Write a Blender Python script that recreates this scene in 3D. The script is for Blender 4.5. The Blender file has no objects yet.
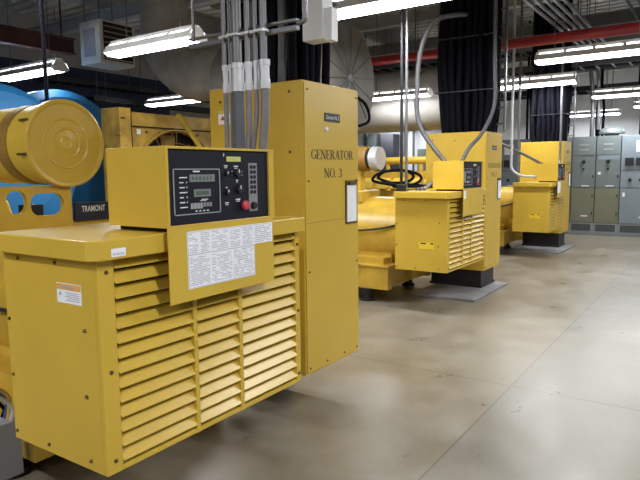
import bpy, bmesh, math, random
from math import sin, cos, pi, radians
from mathutils import Vector, Matrix

random.seed(7)
SC = bpy.context.scene
COL = SC.collection

# ------------------------------------------------------------------ materials
def _nt(name):
    m = bpy.data.materials.new(name)
    m.use_nodes = True
    nt = m.node_tree
    return m, nt, nt.nodes['Principled BSDF']

def mat(name, rgb, rough=0.5, metal=0.0, var=0.0, scale=6.0, emit=None, es=0.0, bump=0.0, coat=0.0):
    m, nt, b = _nt(name)
    b.inputs['Roughness'].default_value = rough
    b.inputs['Metallic'].default_value = metal
    b.inputs['Base Color'].default_value = (*rgb, 1)
    if coat:
        b.inputs['Coat Weight'].default_value = coat
        b.inputs['Coat Roughness'].default_value = 0.15
    if var:
        tc = nt.nodes.new('ShaderNodeTexCoord')
        n = nt.nodes.new('ShaderNodeTexNoise')
        n.inputs['Scale'].default_value = scale
        n.inputs['Detail'].default_value = 4
        r = nt.nodes.new('ShaderNodeValToRGB')
        r.color_ramp.elements[0].position = 0.3
        r.color_ramp.elements[1].position = 0.7
        r.color_ramp.elements[0].color = (*[c * (1 - var) for c in rgb], 1)
        r.color_ramp.elements[1].color = (*[min(1, c * (1 + var)) for c in rgb], 1)
        nt.links.new(tc.outputs['Object'], n.inputs['Vector'])
        nt.links.new(n.outputs['Fac'], r.inputs['Fac'])
        nt.links.new(r.outputs['Color'], b.inputs['Base Color'])
        if bump:
            bp = nt.nodes.new('ShaderNodeBump')
            bp.inputs['Strength'].default_value = bump
            bp.inputs['Distance'].default_value = 0.01
            nt.links.new(n.outputs['Fac'], bp.inputs['Height'])
            nt.links.new(bp.outputs['Normal'], b.inputs['Normal'])
    if emit:
        b.inputs['Emission Color'].default_value = (*emit, 1)
        b.inputs['Emission Strength'].default_value = es
    return m

M = {}
M['yellow'] = mat('yellow_paint', (0.60, 0.400, 0.050), 0.32, 0, 0.05, 2.5)
M['yellow2'] = mat('yellow_engine_paint', (0.54, 0.345, 0.044), 0.34, 0, 0.16, 5)
M['yellowrad'] = mat('radiator_paint', (0.52, 0.335, 0.060), 0.5, 0, 0.35, 4)
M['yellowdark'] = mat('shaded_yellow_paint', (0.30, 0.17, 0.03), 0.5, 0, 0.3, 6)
M['black'] = mat('black_paint', (0.010, 0.010, 0.013), 0.45, 0, 0.2, 6)
M['cable'] = mat('black_cable_jacket', (0.005, 0.005, 0.009), 0.7)
M['cable'].node_tree.nodes['Principled BSDF'].inputs['Specular IOR Level'].default_value = 0.06
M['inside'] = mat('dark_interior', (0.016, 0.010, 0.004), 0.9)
M['navyplate'] = mat('navy_plate', (0.014, 0.02, 0.045), 0.35)
M['panel'] = mat('panel_face', (0.010, 0.011, 0.020), 0.6)
M['panel'].node_tree.nodes['Principled BSDF'].inputs['Specular IOR Level'].default_value = 0.2
M['panelgrey'] = mat('panel_grey_line', (0.32, 0.33, 0.34), 0.5)
M['strip'] = mat('panel_grey_strip', (0.24, 0.23, 0.24), 0.5)
M['lcd'] = mat('lcd_grey', (0.20, 0.23, 0.21), 0.25)
M['lcdtxt'] = mat('lcd_digit', (0.08, 0.10, 0.09), 0.4)
M['white'] = mat('white_ink', (0.80, 0.82, 0.84), 0.5)
M['ink'] = mat('grey_ink', (0.36, 0.38, 0.46), 0.6)
M['blackink'] = mat('black_ink', (0.03, 0.025, 0.02), 0.6)
M['redbtn'] = mat('red_button', (0.60, 0.05, 0.09), 0.4)
M['amber'] = mat('amber_label', (0.62, 0.58, 0.16), 0.4)
M['orange'] = mat('orange_label', (0.75, 0.36, 0.10), 0.5)
M['lyellow'] = mat('bright_yellow_label', (0.80, 0.58, 0.03), 0.45)
M['paper'] = mat('white_paper', (0.84, 0.85, 0.90), 0.55, 0, 0.04, 20)
M['bolt'] = mat('bolt_metal', (0.16, 0.12, 0.05), 0.4, 0.7)
M['steel'] = mat('galvanised_steel', (0.17, 0.172, 0.18), 0.42, 0.6, 0.15, 9)
M['steelw'] = mat('pale_coupling', (0.52, 0.53, 0.56), 0.4, 0.25, 0.08, 12)
M['flex'] = mat('grey_flexible_conduit', (0.19, 0.18, 0.185), 0.5, 0, 0.1, 30)
M['flexdim'] = mat('dull_grey_conduit', (0.11, 0.11, 0.115), 0.55, 0.2, 0.1, 20)
M['flexdark'] = mat('slate_flexible_conduit', (0.10, 0.11, 0.14), 0.5, 0, 0.1, 30)
M['muffler'] = mat('muffler_metal', (0.20, 0.19, 0.175), 0.6, 0.25, 0.2, 3)
M['mufflerlight'] = mat('pale_muffler_metal', (0.42, 0.405, 0.38), 0.55, 0.15, 0.12, 3)
M['duct'] = mat('duct_lagging', (0.32, 0.305, 0.285), 0.65, 0.1, 0.2, 4)
M['gasket'] = mat('rubber_black', (0.012, 0.012, 0.012), 0.6)
M['redpipe'] = mat('red_pipe_paint', (0.27, 0.012, 0.018), 0.33, 0, 0.15, 3)
M['darkred'] = mat('dark_red_primer', (0.060, 0.016, 0.014), 0.6, 0, 0.2, 4)
M['blue'] = mat('blue_tank_paint', (0.006, 0.125, 0.31), 0.65, 0, 0.1, 2)
M['fixwhite'] = mat('white_enamel', (0.78, 0.78, 0.78), 0.4)
M['tube'] = mat('fluorescent_tube', (1, 1, 1), 0.4, emit=(0.97, 0.98, 1.0), es=14.0)
M['gear1'] = mat('switchgear_grey', (0.155, 0.185, 0.185), 0.45, 0, 0.06, 3)
M['gear2'] = mat('switchgear_olive', (0.185, 0.185, 0.13), 0.45, 0, 0.06, 3)
M['gear3'] = mat('switchgear_blue_grey', (0.205, 0.25, 0.285), 0.42, 0, 0.06, 3)
M['gearseam'] = mat('switchgear_frame', (0.08, 0.095, 0.10), 0.5)
M['plinth'] = mat('switchgear_plinth', (0.23, 0.26, 0.27), 0.5)
M['pad'] = mat('grey_pad', (0.215, 0.215, 0.225), 0.6, 0, 0.18, 5)
M['heater'] = mat('heater_casing', (0.66, 0.63, 0.54), 0.5, 0, 0.1, 5)
M['beam'] = mat('ceiling_beam', (0.34, 0.34, 0.33), 0.6, 0, 0.12, 2)
M['greybox'] = mat('grey_enamel', (0.30, 0.30, 0.32), 0.5)
M['wirey'] = mat('yellow_wire', (0.6, 0.42, 0.1), 0.5)
M['wireb'] = mat('blue_wire', (0.07, 0.10, 0.25), 0.5)
M['wirew'] = mat('white_wire', (0.6, 0.6, 0.6), 0.5)
M['tray'] = mat('dark_tray', (0.02, 0.021, 0.028), 0.55)
M['traysteel'] = mat('tray_steel', (0.16, 0.17, 0.19), 0.45, 0.5)

def floor_material():
    m, nt, b = _nt('polished_concrete')
    N, L = nt.nodes, nt.links
    tc = N.new('ShaderNodeTexCoord')
    sep = N.new('ShaderNodeSeparateXYZ'); L.new(tc.outputs['Object'], sep.inputs[0])
    def noise(scale, detail, w=0.6):
        n = N.new('ShaderNodeTexNoise'); n.inputs['Scale'].default_value = scale
        n.inputs['Detail'].default_value = detail; n.inputs['Roughness'].default_value = w
        L.new(tc.outputs['Object'], n.inputs['Vector']); return n
    def ramp(src, p0, c0, p1, c1):
        r = N.new('ShaderNodeValToRGB'); e = r.color_ramp.elements
        e[0].position, e[0].color, e[1].position, e[1].color = p0, (*c0, 1), p1, (*c1, 1)
        L.new(src, r.inputs['Fac']); return r.outputs['Color']
    def math_(op, a, v=None):
        n = N.new('ShaderNodeMath'); n.operation = op
        if hasattr(a, 'links'): L.new(a, n.inputs[0])
        else: n.inputs[0].default_value = a
        if v is not None:
            if hasattr(v, 'links'): L.new(v, n.inputs[1])
            else: n.inputs[1].default_value = v
        return n.outputs[0]
    def mix(f, a, c, mode='MIX'):
        n = N.new('ShaderNodeMix'); n.data_type = 'RGBA'; n.blend_type = mode
        if hasattr(f, 'links'): L.new(f, n.inputs['Factor'])
        else: n.inputs['Factor'].default_value = f
        for s, v in ((n.inputs[6], a), (n.inputs[7], c)):
            if hasattr(v, 'links'): L.new(v, s)
            else: s.default_value = (*v, 1)
        return n.outputs[2]
    big = noise(0.7, 5); mid = noise(2.6, 6, 0.65); fine = noise(30, 3)
    left = ramp(mid.outputs['Fac'], 0.32, (0.200, 0.174, 0.130), 0.68, (0.268, 0.243, 0.195))
    right = ramp(mid.outputs['Fac'], 0.32, (0.192, 0.181, 0.150), 0.68, (0.228, 0.217, 0.184))
    side = math_('LESS_THAN', sep.outputs['Y'], 1.159)
    base = mix(side, left, right)
    stain = ramp(big.outputs['Fac'], 0.40, (0.84, 0.78, 0.68), 0.62, (1, 1, 1))
    base = mix(0.8, base, stain, 'MULTIPLY')
    spk = ramp(fine.outputs['Fac'], 0.35, (0.9, 0.9, 0.9), 0.65, (1, 1, 1))
    base = mix(0.6, base, spk, 'MULTIPLY')
    # control joints cut in the slab
    jy = math_('LESS_THAN', math_('ABSOLUTE', math_('SUBTRACT', sep.outputs['Y'], 1.159)), 0.006)
    jx = math_('LESS_THAN', math_('ABSOLUTE', math_('SUBTRACT', sep.outputs['X'], 4.063)), 0.007)
    jx2 = math_('LESS_THAN', math_('ABSOLUTE', math_('SUBTRACT', sep.outputs['X'], 8.6)), 0.007)
    j = math_('MAXIMUM', jy, math_('MAXIMUM', jx, jx2))
    base = mix(math_('MULTIPLY', j, 0.75), base, (0.10, 0.085, 0.065))
    L.new(base, b.inputs['Base Color'])
    rr = ramp(mid.outputs['Fac'], 0.3, (0.26,) * 3, 0.7, (0.42,) * 3)
    L.new(rr, b.inputs['Roughness'])
    return m

def wall_left_material():
    m, nt, b = _nt('two_tone_wall')
    N, L = nt.nodes, nt.links
    tc = N.new('ShaderNodeTexCoord'); sep = N.new('ShaderNodeSeparateXYZ'); L.new(tc.outputs['Object'], sep.inputs[0])
    a = N.new('ShaderNodeMath'); a.operation = 'LESS_THAN'; a.inputs[1].default_value = 4.0; L.new(sep.outputs['Z'], a.inputs[0])
    c = N.new('ShaderNodeMath'); c.operation = 'LESS_THAN'; c.inputs[1].default_value = 11.55; L.new(sep.outputs['X'], c.inputs[0])
    mu = N.new('ShaderNodeMath'); mu.operation = 'MULTIPLY'; L.new(a.outputs[0], mu.inputs[0]); L.new(c.outputs[0], mu.inputs[1])
    mx = N.new('ShaderNodeMix'); mx.data_type = 'RGBA'; L.new(mu.outputs[0], mx.inputs['Factor'])
    mx.inputs[6].default_value = (0.40, 0.39, 0.36, 1); mx.inputs[7].default_value = (0.020, 0.035, 0.085, 1)
    L.new(mx.outputs[2], b.inputs['Base Color']); b.inputs['Roughness'].default_value = 0.7
    return m

M['floor'] = floor_material()
M['wall_left'] = wall_left_material()
M['wall'] = mat('painted_block', (0.74, 0.77, 0.80), 0.7, 0, 0.05, 3)
M['walld'] = mat('painted_block_dull', (0.30, 0.30, 0.29), 0.75, 0, 0.06, 3)
M['ceil'] = mat('metal_deck', (0.66, 0.66, 0.64), 0.6, 0, 0.1, 1.5)

# ------------------------------------------------------------------ mesh builder
class MB:
    def __init__(s):
        s.v, s.f, s.sm = [], [], []
    def add(s, vs, fs, smooth=False):
        o = len(s.v); s.v += [Vector(v) for v in vs]
        for f in fs:
            s.f.append([o + i for i in f]); s.sm.append(smooth)
        return s
    def box(s, x0, x1, y0, y1, z0, z1):
        vs = [(x, y, z) for z in (z0, z1) for y in (y0, y1) for x in (x0, x1)]
        return s.add(vs, [(0, 2, 3, 1), (4, 5, 7, 6), (0, 1, 5, 4), (2, 6, 7, 3), (0, 4, 6, 2), (1, 3, 7, 5)])
    def prism(s, poly, axis, a, b):
        """extrude a 2D polygon along an axis from a to b; poly gives the other two coordinates in xyz order"""
        def P(p, t):
            return {'x': (t, p[0], p[1]), 'y': (p[0], t, p[1]), 'z': (p[0], p[1], t)}[axis]
        n = len(poly)
        vs = [P(p, a) for p in poly] + [P(p, b) for p in poly]
        fs = [tuple(range(n))[::-1], tuple(range(n, 2 * n))]
        fs += [(i, (i + 1) % n, n + (i + 1) % n, n + i) for i in range(n)]
        return s.add(vs, fs)
    def tube(s, pts, r, n=10, caps=True):
        pts = [Vector(p) for p in pts]
        rs = r if isinstance(r, (list, tuple)) else [r] * len(pts)
        rings = []; prev = None
        for i, p in enumerate(pts):
            t = (pts[min(i + 1, len(pts) - 1)] - pts[max(i - 1, 0)]).normalized()
            if prev is None:
                u = t.orthogonal().normalized()
            else:
                u = (prev - t * prev.dot(t))
                u = u.normalized() if u.length > 1e-6 else t.orthogonal().normalized()
            prev = u; w = t.cross(u)
            rings.append([p + (u * cos(2 * pi * k / n) + w * sin(2 * pi * k / n)) * rs[i] for k in range(n)])
        vs = [v for R in rings for v in R]
        fs = []
        for i in range(len(pts) - 1):
            for k in range(n):
                k2 = (k + 1) % n
                fs.append((i * n + k, i * n + k2, (i + 1) * n + k2, (i + 1) * n + k))
        s.add(vs, fs, True)
        if caps:
            s.add(rings[0], [tuple(range(n))[::-1]]); s.add(rings[-1], [tuple(range(n))])
        return s
    def lathe(s, c, axis, prof, n=40, smooth=True):
        """prof: list of (distance along axis, radius); sharp corners by repeating a point"""
        c = Vector(c); ax = Vector(axis).normalized()
        u = ax.orthogonal().normalized(); w = ax.cross(u)
        for i in range(len(prof) - 1):
            (a, ra), (b, rb) = prof[i], prof[i + 1]
            vs, fs = [], []
            for (t, r) in ((a, ra), (b, rb)):
                for k in range(n):
                    vs.append(c + ax * t + (u * cos(2 * pi * k / n) + w * sin(2 * pi * k / n)) * max(r, 1e-4))
            for k in range(n):
                k2 = (k + 1) % n
                fs.append((k, k2, n + k2, n + k))
            s.add(vs, fs, smooth)
        return s
    def build(s, name, m, parent=None, base=None, bevel=0.0, weld=False):
        me = bpy.data.meshes.new(name)
        b = Vector(base) if base is not None else Vector((0, 0, 0))
        if base is None and parent is None:
            xs = [v.x for v in s.v]; ys = [v.y for v in s.v]; zs = [v.z for v in s.v]
            b = Vector(((min(xs) + max(xs)) / 2, (min(ys) + max(ys)) / 2, min(zs)))
        elif base is None:
            p = parent
            while p is not None:
                b = b + p.location; p = p.parent
        me.from_pydata([tuple(v - b) for v in s.v], [], s.f)
        me.polygons.foreach_set('use_smooth', s.sm)
        bm = bmesh.new(); bm.from_mesh(me)
        if weld:
            bmesh.ops.remove_doubles(bm, verts=bm.verts, dist=1e-5)
        bmesh.ops.recalc_face_normals(bm, faces=bm.faces)
        bm.to_mesh(me); bm.free()
        me.materials.append(M[m])
        o = bpy.data.objects.new(name, me); COL.objects.link(o)
        if parent is not None:
            o.parent = parent
        else:
            o.location = b
        if bevel:
            md = o.modifiers.new('bevel', 'BEVEL'); md.width = bevel; md.segments = 2
            md.limit_method = 'ANGLE'; md.angle_limit = radians(40)
        return o

def tag(o, label, cat, group=None):
    o['label'] = label; o['category'] = cat
    if group: o['group'] = group
    return o
def thing(name, loc, label, cat, group=None):
    o = bpy.data.objects.new(name, None); COL.objects.link(o)
    o.location = loc; o.empty_display_size = 0.1
    bpy.context.view_layer.update()
    return tag(o, label, cat, group)
def struct(name, mb, m, bevel=0):
    o = mb.build(name, m, None, (0, 0, 0), bevel); o['kind'] = 'structure'; return o

def arc_path(pts, rad=0.1, n=6):
    """polyline with rounded corners"""
    pts = [Vector(p) for p in pts]; out = [pts[0]]
    for i in range(1, len(pts) - 1):
        a, b, c = pts[i - 1], pts[i], pts[i + 1]
        d1 = (a - b); d2 = (c - b)
        r = min(rad, d1.length * 0.45, d2.length * 0.45)
        p0 = b + d1.normalized() * r; p2 = b + d2.normalized() * r
        for k in range(n + 1):
            t = k / n
            out.append(p0 * (1 - t) ** 2 + b * 2 * t * (1 - t) + p2 * t * t)
    out.append(pts[-1]); return out
def smooth_path(pts, n=8):
    P = [Vector(p) for p in pts]; P = [P[0] * 2 - P[1]] + P + [P[-1] * 2 - P[-2]]; out = []
    for i in range(1, len(P) - 2):
        for k in range(n):
            t = k / n
            out.append(0.5 * ((2 * P[i]) + (-P[i - 1] + P[i + 1]) * t + (2 * P[i - 1] - 5 * P[i] + 4 * P[i + 1] - P[i + 2]) * t * t + (-P[i - 1] + 3 * P[i] - 3 * P[i + 1] + P[i + 2]) * t ** 3))
    out.append(P[-2]); return out

# ------------------------------------------------------------------ lettering
def sans(mb, text, x0, z0, h, y, w=None, bold=False):
    """flat text lying in the plane Y = y, reading along +X, seen from -Y"""
    cu = bpy.data.curves.new('t', 'FONT'); cu.body = text; cu.size = 1.0
    cu.resolution_u = 2
    if bold: cu.offset = 0.012
    ob = bpy.data.objects.new('t', cu); COL.objects.link(ob)
    dg = bpy.context.evaluated_depsgraph_get()
    me = bpy.data.meshes.new_from_object(ob.evaluated_get(dg))
    xs = [v.co.x for v in me.vertices]; ys = [v.co.y for v in me.vertices]
    lo, hi, yl, yh = min(xs), max(xs), min(ys), max(ys)
    sz = h / (yh - yl); sx = (w / (hi - lo)) if w else sz
    mb.add([(x0 + (v.co.x - lo) * sx, y, z0 + (v.co.y - yl) * sz) for v in me.vertices], [tuple(p.vertices) for p in me.polygons])
    bpy.data.objects.remove(ob); bpy.data.curves.remove(cu); bpy.data.meshes.remove(me)
    return mb

THK, THN = 0.17, 0.07
def _arc(cx, cz, rx, rz, a0, a1, n=14):
    """stroke following an ellipse, thick where it runs vertically"""
    out = []
    for k in range(n):
        q = []
        for a in (a0 + (a1 - a0) * k / n, a0 + (a1 - a0) * (k + 1) / n):
            a = radians(a); w = THN + (THK - THN) * abs(cos(a))
            q.append(((cx + rx * cos(a), cz + rz * sin(a)), (cx + (rx - w) * cos(a), cz + (rz - THN) * sin(a))))
        out.append([q[0][0], q[1][0], q[1][1], q[0][1]])
    return out
def _bar(x0, z0, x1, z1, w):
    d = Vector((x1 - x0, z1 - z0)); p = Vector((-d.y, d.x)).normalized() * w / 2
    return [(x0 + p.x, z0 + p.y), (x1 + p.x, z1 + p.y), (x1 - p.x, z1 - p.y), (x0 - p.x, z0 - p.y)]
def _ser(x, z, w=0.3):
    return [(x - w / 2, z - 0.025), (x + w / 2, z - 0.025), (x + w / 2, z + 0.025), (x - w / 2, z + 0.025)]
def _stem(x, w=THK): return [_bar(x, 0, x, 1, w), _ser(x, 0.025), _ser(x, 0.975)]
SERIF = {
 'G': (0.80, lambda: _arc(.42, .5, .40, .5, 50, 320) + [_bar(.70, .08, .70, .42, THK), _ser(.70, .42), _bar(.68, .72, .68, .95, .06)]),
 'E': (0.68, lambda: _stem(.16) + [_bar(.16, .97, .62, .97, .06), _bar(.16, .03, .66, .03, .06), _bar(.16, .52, .48, .52, .06), _bar(.60, .80, .60, 1, .05), _bar(.64, 0, .64, .22, .05), _bar(.48, .42, .48, .62, .05)]),
 'N': (0.84, lambda: [_bar(.14, 0, .14, 1, THN), _bar(.70, 0, .70, 1, THN), _bar(.14, 1, .70, 0.02, THK), _ser(.14, .025), _ser(.12, .975), _ser(.70, .975)]),
 'R': (0.78, lambda: _stem(.16) + _arc(.30, .74, .34, .26, -90, 90) + [_bar(.16, .97, .32, .97, .06), _bar(.16, .51, .32, .51, .06), _bar(.38, .5, .66, .02, THK), _ser(.68, .025, .22)]),
 'A': (0.80, lambda: [_bar(.12, 0, .40, 1, THN), _bar(.40, 1, .68, 0, THK), _bar(.22, .34, .58, .34, .06), _ser(.12, .025, .24), _ser(.68, .025)]),
 'T': (0.72, lambda: _stem(.36) + [_bar(.04, .97, .68, .97, .06), _bar(.05, .78, .05, 1, .05), _bar(.67, .78, .67, 1, .05)]),
 'O': (0.84, lambda: _arc(.42, .5, .40, .5, 0, 360, 24)),
 '.': (0.24, lambda: [_bar(.10, 0, .10, .14, .14)]),
 ' ': (0.30, lambda: []),
 '3': (0.60, lambda: _arc(.27, .75, .27, .25, -80, 150) + _arc(.27, .27, .30, .27, -150, 80)),
 '2': (0.60, lambda: _arc(.28, .72, .28, .28, 0, 160) + [_bar(.48, .68, .06, .06, .13), _bar(.04, .05, .56, .05, .10)]),
 '1': (0.44, lambda: _stem(.22) + [_bar(.06, .82, .2, .96, .06)]),
}
def serif(mb, text, xc, z0, h, y, w):
    tot = sum(SERIF[c][0] for c in text); sx = w / tot; x = xc - w / 2
    for c in text:
        adv, fn = SERIF[c]
        for q in fn():
            mb.add([(x + px * sx, y, z0 + pz * h) for px, pz in q], [tuple(range(len(q)))])
        x += adv * sx
    return mb

# ================================================================== room shell
XW, YW, ZC = 21.0, 12.8, 5.0
XN, YR = -4.0, -6.0
struct('floor', MB().add([(XN, YR, 0), (XW, YR, 0), (XW, YW, 0), (XN, YW, 0)], [(0, 1, 2, 3)]), 'floor')
struct('wall_left', MB().box(XN, XW, YW, YW + .2, 0, ZC), 'wall_left')
struct('wall_back', MB().box(XW, XW + .2, YR, YW, 0, ZC), 'wall')
struct('wall_right', MB().box(XN, XW, YR - .2, YR, 0, ZC), 'walld')
struct('wall_near', MB().box(XN - .2, XN, YR, YW, 0, ZC), 'walld')
mb = MB()   # ribbed metal deck
x = XN
while x < XW:
    mb.box(x, min(x + .16, XW), YR, YW, ZC, ZC + .1)
    mb.box(x + .16, min(x + .3, XW), YR, YW, ZC + .05, ZC + .1)
    x += .3
struct('ceiling', mb, 'ceil')
for i, y in enumerate((-4.2, -1.4, 1.4, 4.2, 7.0, 9.8)):     # roof joists along the building
    mb = MB().box(XN, XW, y - .09, y + .09, ZC - .04, ZC).box(XN, XW, y - .09, y + .09, ZC - .42, ZC - .39).box(XN, XW, y - .012, y + .012, ZC - .40, ZC - .03)
    struct('trim_%d' % (i + 1), mb, 'beam')
for i, x in enumerate((0.6, 3.9, 7.4, 10.9, 13.4, 16.4, 19.4)):   # cross beams
    mb = MB().box(x - .08, x + .08, YR, YW, ZC - .67, ZC - .64).box(x - .08, x + .08, YR, YW, ZC - .45, ZC - .42).box(x - .012, x + .012, YR, YW, ZC - .65, ZC - .43)
    struct('trim_%d' % (i + 7), mb, 'beam')

# ================================================================== generator units
# every unit repeats one layout; (ox, oy) is the shift of that unit's frame from the first
UNITS = [(0.0, 0.0), (4.499, 0.589), (9.0505, 0.664)]
WHERE = ['in the foreground', 'in the middle', 'farthest, by the grey switchgear']

def screws(parent, pts, axis, r=.006):
    for p in pts:
        d = {'x': (-1, 0, 0), 'y': (0, -1, 0)}[axis]
        MB().lathe(p, d, [(0, r * 1.3), (.002, r * 1.3), (.002, r), (.007, r * .8), (.007, 0)], 8, False).build('screw', 'bolt', parent)

def louvred_enclosure(u):
    ox, oy = UNITS[u]
    X0, X1, Y0, Y1, Z0, ZL, ZT = 1.2057 + ox, 2.3491 + ox, 1.7181 + oy, 2.3069 + oy, .454, 1.2164, 1.2847
    lab = ['large yellow louvred enclosure nearest the camera with white warning sticker on its end',
           'middle yellow louvred enclosure with bright yellow warning sticker, standing before a grey pad',
           'small yellow louvred generator enclosure farthest off, in front of the grey switchgear'][u]
    t = thing('louvred_enclosure', ((X0 + X1) / 2, (Y0 + Y1) / 2, Z0), lab, 'generator enclosure', 'louvred generator enclosures')
    MB().box(X0, X0 + .02, Y0 + .0202, Y1, Z0, ZL).build('end_panel', 'yellow', t, bevel=.001)
    MB().box(X1 - .02, X1, Y0 + .0202, Y1, Z0, ZL).build('end_panel', 'yellow', t, bevel=.003)
    MB().box(X0 + .02, X1 - .02, Y1 - .02, Y1, Z0, ZL).build('back_panel', 'yellow', t)
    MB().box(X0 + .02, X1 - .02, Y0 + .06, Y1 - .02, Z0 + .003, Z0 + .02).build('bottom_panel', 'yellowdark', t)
    # lid with clipped corners, turned-down lip
    o = .0461; c = .035
    poly = [(X0 - o, Y1), (X0 - o, Y0 - o + c), (X0 - o + c * .9, Y0 - o), (X1 - .012, Y0 - o), (X1 - .012, Y1)]
    MB().prism(poly, 'z', ZL, ZT).build('lid', 'yellow', t, bevel=.004)
    # front: posts, mullions and blades
    f = MB()
    f.box(X0, X0 + .066, Y0, Y0 + .02, Z0, ZL).box(X1 - .036, X1, Y0, Y0 + .02, Z0, ZL)
    f.box(X0 + .066, X1 - .036, Y0, Y0 + .02, Z0, Z0 + .018)
    m1, m2 = 1.640 + ox, 1.908 + ox
    f.box(m1 - .011, m1 + .011, Y0 - .003, Y0 + .03, Z0, ZL).box(m2 - .011, m2 + .011, Y0 - .003, Y0 + .03, Z0, ZL)
    f.build('louvre_frame', 'yellow', t, bevel=.002)
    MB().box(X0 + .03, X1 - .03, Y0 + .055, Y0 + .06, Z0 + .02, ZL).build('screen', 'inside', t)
    n = 14; pitch = (ZL - Z0 - .018) / n
    for a, b in ((X0 + .066, m1 - .011), (m1 + .011, m2 - .011), (m2 + .011, X1 - .036)):
        L = MB()
        for i in range(n):
            zb = Z0 + .018 + i * pitch
            L.prism([(Y0 - .005, zb + .016), (Y0 - .005, zb + .019), (Y0 + .026, zb + pitch + .004), (Y0 + .029, zb + pitch + .001)], 'x', a, b)
        L.build('louvre_panel', 'yellow', t)
    pts = [(X0, Y0 + .085, .964), (X0, Y0 + .095, .725), (X0, Y0 + .35, .485), (X0, Y0 + .09, .489), (X0, Y1 - .018, .945),
           (X0, Y1 - .018, .72), (X0, Y1 - .018, .488), (X0, Y0 + .24, 1.19), (X0, Y0 + .48, 1.19)]
    screws(t, pts, 'x')
    screws(t, [(X0 + .035, Y0, z) for z in (1.17, .82, .50)] + [(X1 - .018, Y0, z) for z in (1.15, .82, .50)], 'y')
    if u == 0:
        l = MB().box(X0 - .0015, X0, 1.812, 1.955, 1.050, 1.121).build('warning_sticker', 'paper', t)
        l['label'] = 'white warning sticker with an orange header'
        MB().box(X0 - .0025, X0 - .0012, 1.814, 1.953, 1.098, 1.119).build('sticker_header', 'orange', l)
        k = MB()
        for i, (a, b) in enumerate(((1.86, 1.92),)):
            k.box(X0 - .0032, X0 - .0022, a, b, 1.104, 1.113)
        for i in range(5):
            k.box(X0 - .0025, X0 - .0012, 1.822, 1.905 - .012 * (i % 2), 1.060 + i * .007, 1.0625 + i * .007)
        k.prism([(1.925, 1.078), (1.943, 1.078), (1.934, 1.092)], 'x', X0 - .0025, X0 - .0012)
        k.build('sticker_print', 'ink', l)
        s = MB()
        s.box(1.231, 1.289, Y0 - o - .0012, Y0 - o, 1.226, 1.254); s = s.build('lid_sticker', 'paper', t)
        k = MB()
        for i in range(9): k.box(1.237 + i * .0052, 1.239 + i * .0052, Y0 - o - .002, Y0 - o - .001, 1.231, 1.240)
        k.build('barcode', 'ink', s)
    else:
        l = MB().box(X0 - .0015, X0, 1.86 + oy, 2.03 + oy, .690, .760).build('warning_sticker', 'lyellow', t)
        l['label'] = 'bright yellow warning sticker'
        k = MB().box(X0 - .0025, X0 - .0012, 1.95 + oy, 2.01 + oy, .742, .755).box(X0 - .0025, X0 - .0012, 1.865 + oy, 1.90 + oy, .742, .755)
        k.build('sticker_print', 'blackink', l)
    return t

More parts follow.
